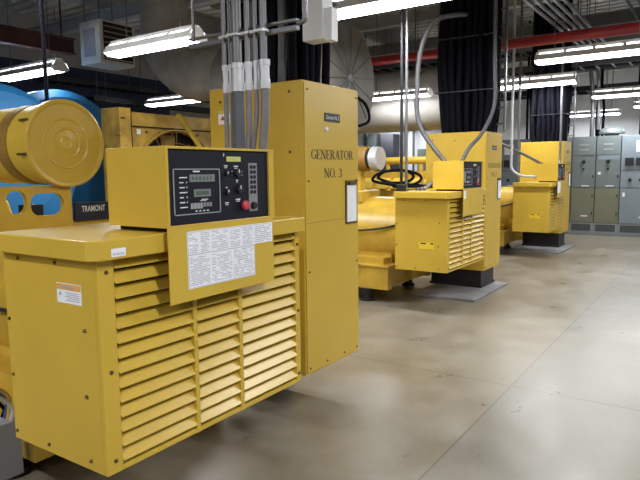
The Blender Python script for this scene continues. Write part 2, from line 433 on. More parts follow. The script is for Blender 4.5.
def control_console(u):
    ox, oy = UNITS[u]
    X0, X1, Y0, Y1, Z0, Z1 = 1.466 + ox, 2.082 + ox, 1.655 + oy, 1.994 + oy, 1.302, 1.600
    lab = ['black faced generator control console on the nearest enclosure lid, above the big white data sheet',
           'generator control console with small black face standing on the middle enclosure',
           'farthest generator control console, a yellow box on the enclosure by the switchgear'][u]
    t = thing('control_console', ((X0 + X1) / 2, (Y0 + Y1) / 2, 1.2847), lab, 'control panel', 'generator control consoles')
    th = .012
    h = MB().box(X0, X0 + th, Y0, Y1, Z0, Z1).box(X1 - .034, X1, Y0, Y1, Z0, Z1)
    h.box(X0 + th, X1 - .034, Y0, Y1, Z1 - .010, Z1).box(X0 + th, X1 - .034, Y0, Y1, Z0, Z0 + .008).box(X0 + th, X1 - .034, Y1 - .01, Y1, Z0 + .008, Z1 - .01)
    h.build('housing', 'yellow', t, bevel=.002)
    MB().box(X0 + .03, X1 - .03, 1.70 + oy, Y1 - .03, 1.2849, Z0 + .002).build('foot_rail', 'inside', t)
    fy = Y0 + .010
    face = MB().box(X0 + th, X1 - .034, fy, fy + .006, Z0 + .008, Z1 - .010).build('face_plate', 'panel', t)
    e = fy
    def fl(x0, x1, z0, z1, d=.002): return MB().box(x0 + ox, x1 + ox, e - d, e, z0, z1)
    # governor display module: thin grey outline
    g = MB()
    a, b, c, d = 1.504, 1.748, 1.345, 1.518
    for (p, q, r, s) in ((a, b, c, c + .004), (a, b, d - .004, d), (a, a + .004, c, d), (b - .004, b, c, d)): g.box(p + ox, q + ox, e - .003, e, r, s)
    g.build('module_frame', 'panelgrey', face)
    for (p, q, r, s) in ((1.585, 1.718, 1.468, 1.496), (1.605, 1.694, 1.411, 1.440)):
        w = fl(p, q, r, s, .003).build('display', 'lcd', face)
        if u == 0:
            k = MB()
            for i in range(6):
                xx = p + .012 + i * (q - p - .02) / 6
                k.box(xx + ox, xx + .009 + ox, e - .0038, e - .003, r + .007, s - .007)
            k.build('digits', 'lcdtxt', w)
    for i in range(7):
        xx = 1.586 + i * .0165
        fl(xx, xx + .0125, 1.366 if i < 4 else 1.372, 1.388, .004).build('key', 'panelgrey' if i < 4 else 'strip', face)
    if u == 0:
        k = MB()
        for i in range(7):
            zz = 1.372 + i * .0185
            k.box(1.535, 1.566 - .006 * (i % 3), e - .0012, e, zz, zz + .004).box(1.569, 1.573, e - .0012, e, zz, zz + .005)
        k.box(1.605, 1.640, e - .0012, e, 1.505, 1.510)
        for i in range(4): k.box(1.612 + i * .02, 1.622 + i * .02, e - .0012, e, 1.355, 1.359)
        k.box(1.645, 1.68, e - .0012, e, 1.399, 1.402).box(1.638, 1.672, e - .0012, e, 1.3945, 1.3965)
        for (p, q, z) in ((1.775, 1.795, 1.527), (1.832, 1.858, 1.525), (1.782, 1.790, 1.440), (1.776, 1.797, 1.378), (1.838, 1.866, 1.390), (1.844, 1.856, 1.468)):
            k.box(p, q, e - .0012, e, z, z + .004).box(p + .003, q - .003, e - .0012, e, z - .007, z - .004)
        for sx in (-1, 1):
            for zz in (1.5, 1.498): k.box(1.851 + sx * .029 - .003, 1.851 + sx * .029 + .003, e - .0012, e, zz - .008, zz + .008)
        k.build('legend', 'white', face)
        am = fl(1.789, 1.873, 1.546, 1.566, .003).build('amber_nameplate', 'amber', face)
        sans(MB(), 'GENERATOR', 1.797, 1.552, .008, e - .0034, w=.055).build('nameplate_print', 'ink', am)
        MB().tube([(1.772, e - .003, 1.578), (1.772, e - .003, 1.566)], .002, 6).build('lamp_stem', 'white', face)
    else:
        fl(1.789, 1.873, 1.546, 1.566, .003).build('amber_nameplate', 'amber', face)
        fl(1.52, 1.565, 1.37, 1.49, .002).build('legend', 'strip', face)
    for (xx, zz, rr, mm) in ((1.852, 1.500, .019, 'black'), (1.860, 1.434, .019, 'black'), (1.785, 1.498, .010, 'black'), (1.786, 1.424, .012, 'black')):
        kb = MB().lathe((xx + ox, e, zz), (0, -1, 0), [(0, rr), (.012, rr * .85), (.012, 0)], 16, False).build('knob', mm, face)
        MB().box(xx + ox - .002, xx + ox + .002, e - .0135, e - .012, zz, zz + rr * .8).build('pointer', 'white', kb)
    MB().lathe((1.884 + ox, e, 1.366), (0, -1, 0), [(0, .010), (.010, .010), (.010, .019), (.020, .019), (.024, .014), (.024, 0)], 18).build('emergency_stop_button', 'redbtn', face)['label'] = 'red emergency stop button'
    st = fl(1.921, 1.975, 1.338, 1.541, .003).build('indicator_strip', 'strip', face)
    for i in range(6):
        for j in range(2):
            MB().box(1.929 + ox + j * .021, 1.945 + ox + j * .021, e - .0045, e - .003, 1.412 + i * .021, 1.426 + i * .021).build('indicator_window', 'panel', st)
    MB().lathe((1.945 + ox, e - .003, 1.362), (0, -1, 0), [(0, .016), (.014, .013), (.014, 0)], 16, False).build('selector_knob', 'black', st)
    # hanging data placard
    pl = MB().box(1.455 + ox, 2.060 + ox, 1.647 + oy, 1.651 + oy, 1.022, 1.304).build('placard', 'yellow', t)
    py = 1.647 + oy
    if u == 0:
        s = MB().prism([(1.545, 1.066), (1.930, 1.066), (1.930, 1.199), (2.050, 1.199), (2.050, 1.284), (1.545, 1.284)], 'y', py - .0012, py).build('data_sheet', 'paper', pl)
        s['label'] = 'white printed data sheet with tables'
        k = MB(); rnd = random.Random(3); y0, y1 = py - .002, py - .001
        k.box(1.548, 1.927, y0, y1, 1.194, 1.1965)
        for (xa, xb, za, zb) in ((1.548, 1.927, 1.0685, 1.0700), (1.548, 1.5495, 1.069, 1.28), (1.548, 2.047, 1.2795, 1.281), (1.80, 1.927, 1.118, 1.1195), (1.80, 1.8015, 1.07, 1.118), (1.9255, 1.927, 1.07, 1.196)):
            k.box(xa, xb, y0, y1, za, zb)
        k.build('table_rules', 'ink', s)
        q = MB()
        for (xa, xb, za, zb, dz) in ((1.555, 1.60, 1.202, 1.272, .007), (1.615, 1.66, 1.202, 1.272, .007), (1.675, 1.765, 1.202, 1.272, .007), (1.78, 1.84, 1.202, 1.272, .0065),
                                     (1.855, 1.92, 1.202, 1.272, .007), (1.935, 2.04, 1.206, 1.276, .008), (1.556, 1.66, 1.078, 1.188, .0065), (1.672, 1.785, 1.078, 1.188, .0065),
                                     (1.80, 1.918, 1.126, 1.188, .0075), (1.808, 1.918, 1.074, 1.112, .007)):
            z = za
            while z < zb:
                x = xa
                while x < xb - .006:
                    wd = rnd.uniform(.004, .022); e2 = min(x + wd, xb)
                    if rnd.random() < .78: q.box(x, e2, y0, y1, z, z + dz * .34)
                    x = e2 + .003
                z += dz
        q.build('printed_text', 'ink', s)
    else:
        s = MB().box(1.470 + ox, 1.53 + ox, py - .0012, py, 1.205, 1.29) if u == 1 else MB().box(1.47 + ox, 1.66 + ox, py - .0012, py, 1.10, 1.29)
        s.build('data_sheet', 'paper', pl)['label'] = 'small white data sheet'
        MB().box(1.66 + ox, 1.95 + ox, py - .002, py, 1.08, 1.25).build('raised_panel', 'yellow', pl)
    return t

def breaker_cabinet(u):
    ox, oy = UNITS[u]
    dx, dy, dz = [(0, 0, 0), (-.076, -.154, -.047), (-.069, -.155, 0)][u]
    X0, X1, Y0, Y1, Z0, Z1 = 2.771 + ox + dx, 3.379 + ox + dx, 1.990 + oy + dy, 2.704 + oy + dy + (.074 if u else 0), .2977 + dz, 2.017 + dz
    num = '321'[u]
    lab = ['tall yellow cabinet lettered GENERATOR NO. 3 beside the nearest louvred enclosure',
           'tall yellow generator breaker cabinet on black base, behind the middle louvred enclosure',
           'farthest tall yellow breaker cabinet, standing directly before the grey switchgear'][u]
    t = thing('breaker_cabinet', ((X0 + X1) / 2, (Y0 + Y1) / 2, 0.02 if u else 0), lab, 'cabinet', 'tall yellow breaker cabinets')
    MB().box(X0, X1, Y0, Y1, Z0, Z1).build('cabinet_body', 'yellow', t, bevel=.004)
    zm = 1.20
    MB().box(X0 + .012, X1 - .004, Y0 - .006, Y0, zm + .004, Z1 - .01).build('front_cover', 'yellow', t, bevel=.002)
    MB().box(X0 + .012, X1 - .004, Y0 - .006, Y0, Z0 + .012, zm + .002).build('front_cover', 'yellow', t, bevel=.002)
    zb = .03 if u else 0
    if u == 0:
        MB().box(X0 + .14, X1 - .09, 2.475, Y1 - .01, 0, Z0).build('plinth_base', 'black', t, bevel=.003)
    else:
        MB().box(X0 + .02, X1 - .07, Y0 + .03, Y1 - .06, zb, zb + .03).box(X0 + .035, X1 - .085, Y0 + .045, Y1 - .075, zb, Z0).build('plinth_base', 'black', t, bevel=.003)
    fy = Y0 - .006
    np_ = MB().box(X0 + .215, X0 + .381, fy - .004, fy, Z1 - .219, Z1 - .168).build('nameplate', 'black', t)
    sans(MB(), 'Generator No. ' + num, X0 + .228, Z1 - .204, .024, fy - .0046, w=.14).build('nameplate_text', 'white', np_)
    if u == 0:
        MB().lathe((X0 + .232, fy, Z1 - .264), (0, -1, 0), [(0, .016), (.008, .014), (.010, 0)], 14).build('round_plug', 'white', t)
    L = MB()
    serif(L, 'GENERATOR', X0 + .305, Z1 - .442, .056, fy - .001, .47)
    serif(L, 'NO. ' + num, X0 + .305, Z1 - .552, .056, fy - .001, .205)
    L.build('stencil_lettering', 'blackink', t)
    zs = [Z0 + .04, Z0 + .62, Z0 + 1.15, Z1 - .05]
    screws(t, [(X0 + .04, fy, z) for z in zs] + [(X1 - .03, fy, z) for z in zs] + [(X0 + .22, fy, zs[0]), (X0 + .42, fy, zs[0])], 'y', .005)
    screws(t, [(X0, Y0 + .09, z) for z in (Z1 - .06, Z1 - .40)] + [(X0, Y0 + .40, Z1 - .10), (X0, Y1 - .09, Z1 - .08), (X0, Y1 - .09, Z1 - .40)], 'x', .007)
    if u == 0:
        s = MB().box(X0 - .0015, X0, 2.487, 2.633, 1.800, 1.882).build('warning_sticker', 'paper', t)
        s['label'] = 'white warning sticker with yellow header'
        MB().box(X0 - .0025, X0 - .001, 2.488, 2.632, 1.862, 1.881).build('sticker_header', 'amber', s)
        MB().prism([(2.575, 1.825), (2.615, 1.825), (2.595, 1.853)], 'x', X0 - .0025, X0 - .001).build('sticker_symbol', 'redbtn', s)
    # document holder clipped on the front
    d = thing('document_holder', (X0 + .51, fy - .002, Z1 - .847), ['narrow clipboard with white sheet hung on the cabinet lettered GENERATOR NO. 3',
              'narrow white document holder hung on the middle tall yellow cabinet', 'narrow white document holder hung on the farthest tall yellow cabinet'][u], 'clipboard', 'document holders')
    a, b, zl, zh = X0 + .443, X0 + .576, Z1 - .847, Z1 - .572
    MB().box(a, b, fy - .008, fy, zl, zh).build('backing_board', 'bolt' if u == 0 else 'gearseam', d)
    MB().box(a + .010, b - .010, fy - .0105, fy - .008, zl + .012, zh - .03).build('paper_sheet', 'paper', d)
    MB().box(a + .03, b - .03, fy - .020, fy - .008, zh - .028, zh - .008).box(a, b, fy - .013, fy - .008, zh - .012, zh).build('clip', 'bolt', d)
    return t

def generator_set(u):
    ox, oy = UNITS[u]
    ax = 2.05 + ox; e0 = 4.6 if u == 0 else 3.75 + oy
    lab = ['yellow generator set behind the nearest enclosure with round drum end cap in view',
           'yellow generator set behind the middle enclosure, barrel alternator and silver capped air cleaner',
           'farthest yellow generator set, engine with valve covers and long yellow pipe'][u]
    t = thing('generator_set', (ax, 4.2 + oy, 0), lab, 'generator', 'generator sets')
    y0 = 2.62 if u == 0 else 2.52 + oy
    sk = MB().box(ax - .60, ax - .50, y0, 6.6 + oy, .15, .41).box(ax + .50, ax + .60, y0, 6.6 + oy, .15, .41)
    sk.box(ax - .50, ax + .50, y0 + .02, y0 + .12, .17, .40).box(ax - .50, ax + .50, 4.2 + oy, 4.3 + oy, .17, .40).box(ax - .62, ax + .62, y0 - .01, 6.6 + oy, .41, .43)
    sk.build('skid', 'yellow2', t, bevel=.004)
    for (fx, fy) in ((-.55, .30), (.55, .30), (-.55, 2.0), (.55, 2.0), (-.55, 3.7), (.55, 3.7)):
        MB().lathe((ax + fx, y0 + fy, 0), (0, 0, 1), [(0, 0), (0, .085), (.03, .085), (.03, .055), (.11, .055), (.11, .075), (.15, .075), (.15, 0)], 16, False).build('isolator_foot', 'black', t)
    # barrel alternator
    al = MB().lathe((ax, 2.40 + oy, .77), (0, 1, 0), [(0, 0), (0, .34), (.04, .40), (.08, .42), (.08, .42), (1.10, .42), (1.10, .46), (1.10, .46), (1.16, .46), (1.16, .46), (1.16, .40), (1.3, .40)], 44)
    al.box(ax - .36, ax + .36, 2.6 + oy, 3.4 + oy, .40, .55)
    al = al.build('alternator', 'yellow2', t)
    for sx in (-.43, .43):
        MB().box(ax + sx - .09, ax + sx + .09, 2.62 + oy, 3.35 + oy, .43, .50).build('mounting_foot', 'yellow2', al)
    MB().tube(smooth_path([(ax - .40, 2.34 + oy, .93), (ax - .44, 2.7 + oy, .84), (ax - .45, 3.1 + oy, .80), (ax - .44, 3.5 + oy, .82)]), .012, 8).build('cable', 'gasket', al)
    # bracket joining the louvred enclosure to the alternator end
    MB().box(ax - .55, ax + .25, 2.307 + oy, 2.45 + oy, .56, .62).box(ax - .3, ax + .2, 2.307 + oy, 2.45 + oy, .9, .96).build('enclosure_bracket', 'yellow2', t)
    # engine
    e1 = 6.0 + oy
    eb = MB().box(ax - .36, ax + .36, e0, e1, .43, .78)
    eb.prism([(ax - .30, .78), (ax - .52, 1.12), (ax - .30, 1.24), (ax + .30, 1.24), (ax + .52, 1.12), (ax + .30, .78)], 'y', e0, e1).build('engine_block', 'yellow2', t, bevel=.01)
    nvc = 6
    for sd in (-1, 1):
        for i in range(nvc):
            ya = e0 + .12 + i * (e1 - e0 - .2) / nvc; yb = ya + .26 if u else ya + .17
            MB().prism([(ax + sd * .54, 1.14), (ax + sd * .50, 1.30), (ax + sd * .36, 1.37), (ax + sd * .26, 1.32), (ax + sd * .28, 1.2)], 'y', ya, yb).build('valve_cover', 'yellow', t, bevel=.02)
    if u:
        MB().tube([(ax - .05, e0 + .1, 1.71), (ax - .05, e1, 1.71)], .075, 16).build('manifold_pipe', 'yellow', t)
        rs = MB()
        for k in range(6):
            yk = e0 + .25 + k * (e1 - e0 - .4) / 5
            rs.tube(arc_path([(ax - .05, yk, 1.68), (ax - .05, yk, 1.45), (ax - .1, yk, 1.22)], .1), .045, 10)
        rs.box(ax - .2, ax + .2, e0 + .1, e1 - .05, 1.24, 1.50)
        rs.build('intake_runners', 'yellow2', t)
    # air cleaner drum on its perforated bracket
    dc = (1.893 + ox, 2.90 + oy, 1.665); r = .226
    if u == 0:
        body = MB().lathe(dc, (0, 1, 0), [(.02, r - .012), (.55, r - .012), (.55, r - .012), (.57, r - .05), (.57, 0)], 48).build('air_cleaner', 'yellow', t)
        cap = MB().lathe(dc, (0, -1, 0), [(-.035, r - .01), (-.035, r), (-.03, r + .004), (-.03, r + .004), (.002, r + .004), (.006, r - .004), (.004, r - .016), (.0, r - .022), (0, r - .022),
                    (.0, .135), (.0, .135), (.004, .128), (.0, .120), (.0, .12), (0, .085), (0, .085), (.004, .078), (0, .07), (0, .07), (.002, .04), (.006, .030), (.002, .02), (.002, 0)], 56)
        cap.build('end_cap', 'yellow', body)
        for a in (150, 195):
            b = MB()
            p = Vector((dc[0] + cos(radians(a)) * r, dc[1] + .03, dc[2] + sin(radians(a)) * r))
            b.box(p.x - .012, p.x + .008, p.y - .03, p.y + .05, p.z - .006, p.z + .006)
            b.build('cap_latch', 'bolt', body)
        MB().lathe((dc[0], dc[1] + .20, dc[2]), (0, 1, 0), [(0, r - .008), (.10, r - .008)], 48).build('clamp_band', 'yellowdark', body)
    else:
        dc = (1.905 + ox, 2.86 + oy, 1.655)
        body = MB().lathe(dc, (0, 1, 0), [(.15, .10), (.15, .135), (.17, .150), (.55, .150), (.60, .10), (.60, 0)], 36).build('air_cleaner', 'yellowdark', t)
        MB().lathe(dc, (0, 1, 0), [(.0, 0), (0, .10), (0, .138), (.10, .142), (.10, .142), (.10, 0)], 36).build('silver_cap', 'steelw', body)
        MB().lathe(dc, (0, 1, 0), [(.098, .12), (.16, .12)], 36).build('rubber_sleeve', 'gasket', body)
        MB().box(dc[0] - .05, dc[0] + .05, dc[1] + .25, dc[1] + .45, 1.17, dc[2] - .13).build('drum_post', 'yellow2', t)
    # bracket plate with two slots
    if u == 0:
        by, zb, zt = 2.94 + oy, 1.19, 1.445
        bp = MB()
        xa, xb = 1.30 + ox, 1.93 + ox
        def rrect(cx, cz, w, h, n=5):
            q = []
            rr = min(w, h) * .42
            for sx, sz, a0 in ((1, 1, 0), (-1, 1, 90), (-1, -1, 180), (1, -1, 270)):
                for k in range(n + 1):
                    a = radians(a0 + 90 * k / n); q.append((cx + sx * (w / 2 - rr) + rr * cos(a), cz + sz * (h / 2 - rr) + rr * sin(a)))
            return q
        bm = bmesh.new()
        loops = [[(xa, zb), (xb, zb), (xb, zt), (xa, zt)], rrect(1.625 + ox, 1.365, .105, .115), rrect(1.790 + ox, 1.348, .185, .115)]
        es = []
        for lp in loops:
            vs = [bm.verts.new((p[0], by, p[1])) for p in lp]
            es += [bm.edges.new((vs[i], vs[(i + 1) % len(vs)])) for i in range(len(vs))]
        geo = bmesh.ops.triangle_fill(bm, use_beauty=True, use_dissolve=False, edges=es)
        bm.verts.ensure_lookup_table(); bm.verts.index_update()
        fs = [tuple(v.index for v in f.verts) for f in bm.faces]
        vs = [v.co.copy() for v in bm.verts]; bm.free()
        bp.add(vs, fs).add([v + Vector((0, .03, 0)) for v in vs], fs)
        for lp in loops:
            n = len(lp)
            bp.add([(p[0], by, p[1]) for p in lp] + [(p[0], by + .03, p[1]) for p in lp], [(i, (i + 1) % n, n + (i + 1) % n, n + i) for i in range(n)])
        bp.box(xa, xb, by - .05, by + .14, zb - .012, zb + .006)
        bp.build('drum_bracket', 'yellow2', t)
    if u == 0:
        pn = MB().prism([(1.945, 1.245), (2.165, 1.245), (2.160, 1.345), (1.950, 1.350)], 'y', 2.935, 2.955).build('maker_plate', 'navyplate', t)
        pn['label'] = 'navy maker plate lettered TRAMONT in white'
        sans(MB(), 'TRAMONT', 1.985, 1.295, .034, 2.934, w=.15, bold=True).build('maker_lettering', 'white', pn)
        MB().box(1.93, 2.165, 2.955, 2.975, 1.18, 1.25).build('plate_mount', 'yellow2', t)
        MB().box(1.72, 1.80, 3.00, 3.10, 1.196, 1.345).build('relay_box', 'black', t)
    if u == 1:
        # radiator at the far end of the set
        rx0, rx1, ry = ax - 1.08, ax + 1.15, 7.15
        fr = MB().box(rx0, rx0 + .20, ry - .06, ry + .35, .20, 2.44).box(rx1 - .20, rx1, ry - .06, ry + .35, .20, 2.44)
        fr.box(rx0 + .2, rx1 - .2, ry + .03, ry + .3, 2.20, 2.40).box(rx0 + .2, rx1 - .2, ry + .03, ry + .3, .20, .35)
        for z in (2.05, 1.6, 1.2, .8): fr.box(rx0 - .02, rx0 + .03, ry - .08, ry, z, z + .025)
        rd = fr.build('radiator_frame', 'yellowrad', t, bevel=.006)
        pl = MB(); n = 40
        cx, cz, R = ax, 1.32, .86
        # shroud plate round the fan opening
        ring = [(cx + R * cos(2 * pi * k / n), cz + R * sin(2 * pi * k / n)) for k in range(n)]
        W, H0, H1 = 1.0, .35, 2.20
        outer = []
        for k in range(n):
            a = 2 * pi * k / n; c, s_ = cos(a), sin(a)
            tt = min((W / abs(c)) if abs(c) > 1e-6 else 9, ((H1 - cz) / s_) if s_ > 1e-6 else 9, ((H0 - cz) / s_) if s_ < -1e-6 else 9)
            outer.append((cx + c * tt, cz + s_ * tt))
        pl.add([(p[0], ry + .05, p[1]) for p in ring] + [(p[0], ry + .05, p[1]) for p in outer], [(i, (i + 1) % n, n + (i + 1) % n, n + i) for i in range(n)])
        pl.lathe((cx, ry + .05, cz), (0, -1, 0), [(0, R), (.10, R), (.10, R - .02), (0, R - .02)], n)
        pl.build('fan_shroud', 'yellowrad', rd)
        MB().box(ax - .95, ax + .95, ry + .2, ry + .28, .36, 2.19).build('radiator_core', 'inside', rd)
        fan = MB()
        for k in range(8):
            a = 2 * pi * k / 8
            d = Vector((cos(a), 0, sin(a))); p = Vector((-sin(a), 0, cos(a)))
            c0 = Vector((cx, ry + .12, cz))
            fan.add([c0 + d * .12 - p * .06, c0 + d * .12 + p * .06 + Vector((0, .06, 0)), c0 + d * .78 + p * .16 + Vector((0, .06, 0)), c0 + d * .78 - p * .10], [(0, 1, 2, 3)])
        fan.lathe((cx, ry + .1, cz), (0, 1, 0), [(0, 0), (0, .14), (.08, .14), (.08, 0)], 16)
        fan.build('fan', 'yellowdark', rd)
        g = MB()
        for q in (.25, .45, .65, .82): g.lathe((cx, ry - .03, cz), (0, 1, 0), [(0, q), (.006, q + .006), (.012, q), (.006, q - .006), (0, q)], 36)
        for k in range(12):
            a = 2 * pi * k / 12; g.tube([(cx + .1 * cos(a), ry - .025, cz + .1 * sin(a)), (cx + .85 * cos(a), ry - .025, cz + .85 * sin(a))], .005, 5)
        g.build('fan_guard', 'yellowdark', rd)
        MB().box(rx0 + .2, rx1 - .2, ry + .018, ry + .03, 2.185, 2.20).box(rx0 + .195, rx0 + .207, ry - .064, ry - .058, .25, 2.40).build('seam', 'inside', rd)
        for z in (2.28, 1.85, 1.45, 1.05): MB().box(rx0 + .02, rx0 + .09, ry - .066, ry - .06, z, z + .02).build('seam', 'inside', rd)
        for xx in (.55, .8, 1.05, 1.3, 1.6):
            MB().lathe((rx0 + xx, ry + .05, 2.12), (0, -1, 0), [(0, .02), (.02, .02), (.02, 0)], 8, False).build('bolt', 'bolt', rd)
        MB().box(rx0 + .36, rx0 + .43, ry + .025, ry + .03, 2.08, 2.16).build('sticker', 'paper', rd)
        for s_ in (.05, 1.0):
            MB().tube([(ax + s_, 7.12, 2.41), (ax + s_, 6.2, 1.36), (ax + s_, 5.9, 1.0)], .038, 12).build('stay_rod', 'yellow', t)
    # thick turbo pipe seen beside the drum
    if u == 1:
        MB().tube(arc_path([(ax - .05, 3.2 + oy, 1.20), (ax - .05, 3.2 + oy, 1.62), (ax - .28, 3.95 + oy, 1.98), (ax - .28, 4.4 + oy, 1.5)], .14), .055, 12).build('turbo_pipe', 'yellowdark', t)
        for k in range(4):
            yk = 3.05 + oy + k * .16
            MB().prism([(ax - .26, 1.12), (ax - .26, 1.27), (ax + .2, 1.27), (ax + .2, 1.12)], 'y', yk, yk + .11).build('terminal_cover', 'yellow2', t, bevel=.015)
    return t

for u in range(3):
    generator_set(u); louvred_enclosure(u); control_console(u); breaker_cabinet(u)

# grey pads below the two far cabinets
tag(MB().box(6.50, 7.74, 2.29, 3.08, 0, .03).build('equipment_pad', 'pad', bevel=.004), 'thin grey pad on the floor below the middle tall cabinet', 'pad', 'equipment pads')
tag(MB().box(11.05, 12.35, 2.36, 3.15, 0, .03).build('equipment_pad', 'pad', bevel=.004), 'thin grey pad on the floor below the farthest tall cabinet', 'pad', 'equipment pads')

# wiring and box low at the left edge
tag(MB().box(1.20, 1.385, 2.60, 2.72, .14, .40).build('junction_box', 'greybox', bevel=.004), 'grey junction box low at the left edge, behind the nearest enclosure', 'junction box')
for i, (m_, dz, dy) in enumerate((('wirey', 0, 0), ('wireb', -.02, .025), ('wirew', -.04, -.025), ('cable', -.06, .05))):
    w = MB().tube(smooth_path([(1.20, 2.60 + dy, .60 + dz), (1.29, 2.61 + dy, .57 + dz), (1.355, 2.63 + dy, .50 + dz), (1.35, 2.64 + dy, .40)]), .009, 8).build('wire', m_)
    tag(w, ['pale yellow wire', 'blue wire', 'white wire', 'black wire'][i] + ' running into the grey junction box low at left', 'wire', 'loose wires at lower left')

# ================================================================== conduits on the nearest unit
CW = [(2.082, .0125, 'flex', 0), (2.046, .009, 'flex', 0), (1.998, .027, 'flexdark', 0), (1.932, .015, 'flex', .01), (1.882, .0125, 'flex', .03), (1.832, .021, 'flex', .02)]
CN = ['thin grey conduit at the left of the six above the nearest console', 'thinnest grey conduit, second from left above the nearest console', 'thickest conduit with dark slate lower hose above the nearest console',
      'medium grey conduit just right of the thickest one', 'thin grey conduit with bowed lower hose, second from right of the six', 'thick pale grey conduit, rightmost of the six above the nearest console']
for (y, r, fm, bow), nm in zip(CW, CN):
    t = thing('conduit', (2.25, y, 1.285), nm, 'conduit', 'conduits above the nearest console')
    MB().tube([(2.25, y + .004, 1.985), (2.25, y + .012, ZC)], r * .86, 12).build('rigid_pipe', 'steel', t)
    zc = 1.93
    MB().lathe((2.25, y, zc), (0, 0, 1), [(-.035, r), (-.035, r * 1.25), (.01, r * 1.25), (.01, r * 1.1), (.075, r * 1.1), (.075, r * 1.3), (.10, r * 1.3), (.10, r * .9)], 14, False).build('coupling', 'steelw', t)
    MB().tube(smooth_path([(2.25, y, zc), (2.25, y + bow * .1, 1.78), (2.25, y + bow, 1.60), (2.25, y + bow * .6, 1.42), (2.25, y, 1.285)]), r, 12).build('flexible_hose', fm, t)
    MB().lathe((2.25, y, 1.2847), (0, 0, 1), [(0, r * 1.5), (.02, r * 1.5), (.03, r * 1.1)], 12, False).build('gland', 'steel', t)
    MB().box(2.250 - r - .004, 2.2745, y + .01 - r * 1.1, y + .012 + r * 1.1, 2.158, 2.170).build('pipe_clamp', 'steelw', t)
st = thing('strut_rail', (2.22, 1.95, 2.14), 'horizontal steel strut rail clamping the six conduits above the nearest console', 'strut')
MB().box(2.275, 2.30, 1.66, 2.36, 2.150, 2.170).box(2.275, 2.30, 1.66, 2.36, 2.19, 2.200).build('rail', 'traysteel', st)
MB().tube(arc_path([(2.286, 1.66, 2.18), (2.286, 1.62, 2.18), (2.286, 1.62, ZC)], .05), .012, 8).build('hanger_rod', 'steel', st)
MB().tube([(2.286, 2.33, 2.18), (2.286, 2.33, ZC)], .008, 8).build('hanger_rod', 'steel', st)

# ================================================================== cable drops
def cable_drop(X0, X1, Y0, Y1, zt, label, nx, ny, r, ladder=True, flare=0.05):
    t = thing('cable_drop', ((X0 + X1) / 2, (Y0 + Y1) / 2, zt), label, 'cable bundle', 'black cable drops')
    rnd = random.Random(int(X0 * 100))
    for i in range(nx):
        for j in range(ny):
            x = X0 + (X1 - X0) * (i + .5) / nx + rnd.uniform(-.3, .3) * r; y = Y0 + (Y1 - Y0) * (j + .5) / ny + rnd.uniform(-.5, .5) * r
            fy = flare * ((j + .5) / ny - .5) * 2
            pts = [(x, y, zt + .006), (x, y + fy * .7 + rnd.uniform(-.5, .5) * r, zt + .35), (x + rnd.uniform(-1, 1) * r, y + fy + rnd.uniform(-.8, .8) * r, zt + .9), (x, y + fy * .8, zt + 1.7), (x, y + fy * .4, ZC)]
            MB().tube(smooth_path(pts, 5), r * rnd.uniform(.8, 1.05), 8).build('cable', 'flexdim' if (not ladder and i == 0 and j in (1, 4, 6)) else 'cable', t)
    if ladder:
        la = MB()
        for yy in (Y0 - .10, Y0 + .02):
            la.box(X1 - .10, X1 - .06, yy - .012, yy + .012, zt, ZC)
        z = zt + .1
        while z < ZC: la.box(X1 - .09, X1 - .07, Y0 - .10, Y0 + .02, z, z + .02); z += .2
        la.build('ladder', 'traysteel', t)
    for z in (.5, 1.15, 1.9):
        tb = MB(); tb.box(X0 - .015, X1 + .015, Y0 - flare - .005, Y1 + flare + .005, zt + z, zt + z + .012)
        tb.build('cable_tie', 'tray', t)
    return t
cable_drop(2.80, 3.20, 2.06, 2.66, 2.017, 'bundle of black cables dropping into the nearest tall cabinet', 5, 8, .030, False, .02)
cable_drop(7.25, 7.70, 2.44, 3.06, 1.970, 'broad black cable bundle dropping into the middle tall cabinet', 5, 8, .046, True, .05)
cable_drop(11.83, 12.25, 2.52, 3.10, 2.017, 'black cable bundle dropping into the farthest tall cabinet', 5, 7, .048, True, .03)
jb = thing('junction_box', (2.80, 1.84, 2.19), 'tall white metal box hung beside the nearest black cable bundle', 'junction box')
MB().box(2.70, 2.80, 1.80, 1.93, 2.20, 3.1).build('box_body', 'fixwhite', jb, bevel=.003)
MB().box(2.72, 2.78, 1.755, 1.80, 2.19, 2.36).build('side_cover', 'fixwhite', jb, bevel=.003)
MB().tube([(2.75, 1.86, 3.1), (2.75, 1.86, ZC)], .012, 8).build('hanger_rod', 'steel', jb)

# ================================================================== conduits round the other units
def conduit(pts, r, m_, label, rad=.15, group=None, smooth=False, n=10):
    o = MB().tube(smooth_path(pts, 8) if smooth else arc_path(pts, rad), r, n).build('conduit', m_)
    return tag(o, label, 'conduit', group)
conduit([(6.9, 2.60, 3.30), (6.55, 2.60, 3.22), (6.2, 2.62, 3.12), (6.2, 2.734, 3.05), (6.2, 2.826, 2.868), (6.2, 2.872, 2.606), (6.2, 2.881, 2.173), (6.2, 2.831, 1.973), (6.2, 2.722, 1.804), (6.2, 2.543, 1.593)], .026, 'flexdim', 'dark grey flexible conduit looping left of the black bundle into the middle console', smooth=True)
conduit([(7.05, 2.30, ZC), (7.05, 2.295, 2.9), (7.05, 2.282, 2.35), (7.0, 2.31, 2.13), (6.8, 2.36, 1.90), (6.62, 2.42, 1.76), (6.48, 2.46, 1.60)], .022, 'flexdim', 'grey conduit down the right edge of the middle bundle, bending into the console', smooth=True)
conduit([(5.80, 2.872, 1.285), (5.80, 2.872, ZC)], .016, 'black', 'dark vertical pole rising from the back of the middle enclosure lid', group=None)
conduit([(5.80, 2.815, 1.285), (5.80, 2.815, ZC)], .015, 'steel', 'pale vertical conduit rising from the back of the middle enclosure lid')
bx = MB().box(5.71, 5.775, 2.80, 2.89, 1.285, 1.36).build('connector_box', 'black', bevel=.006)
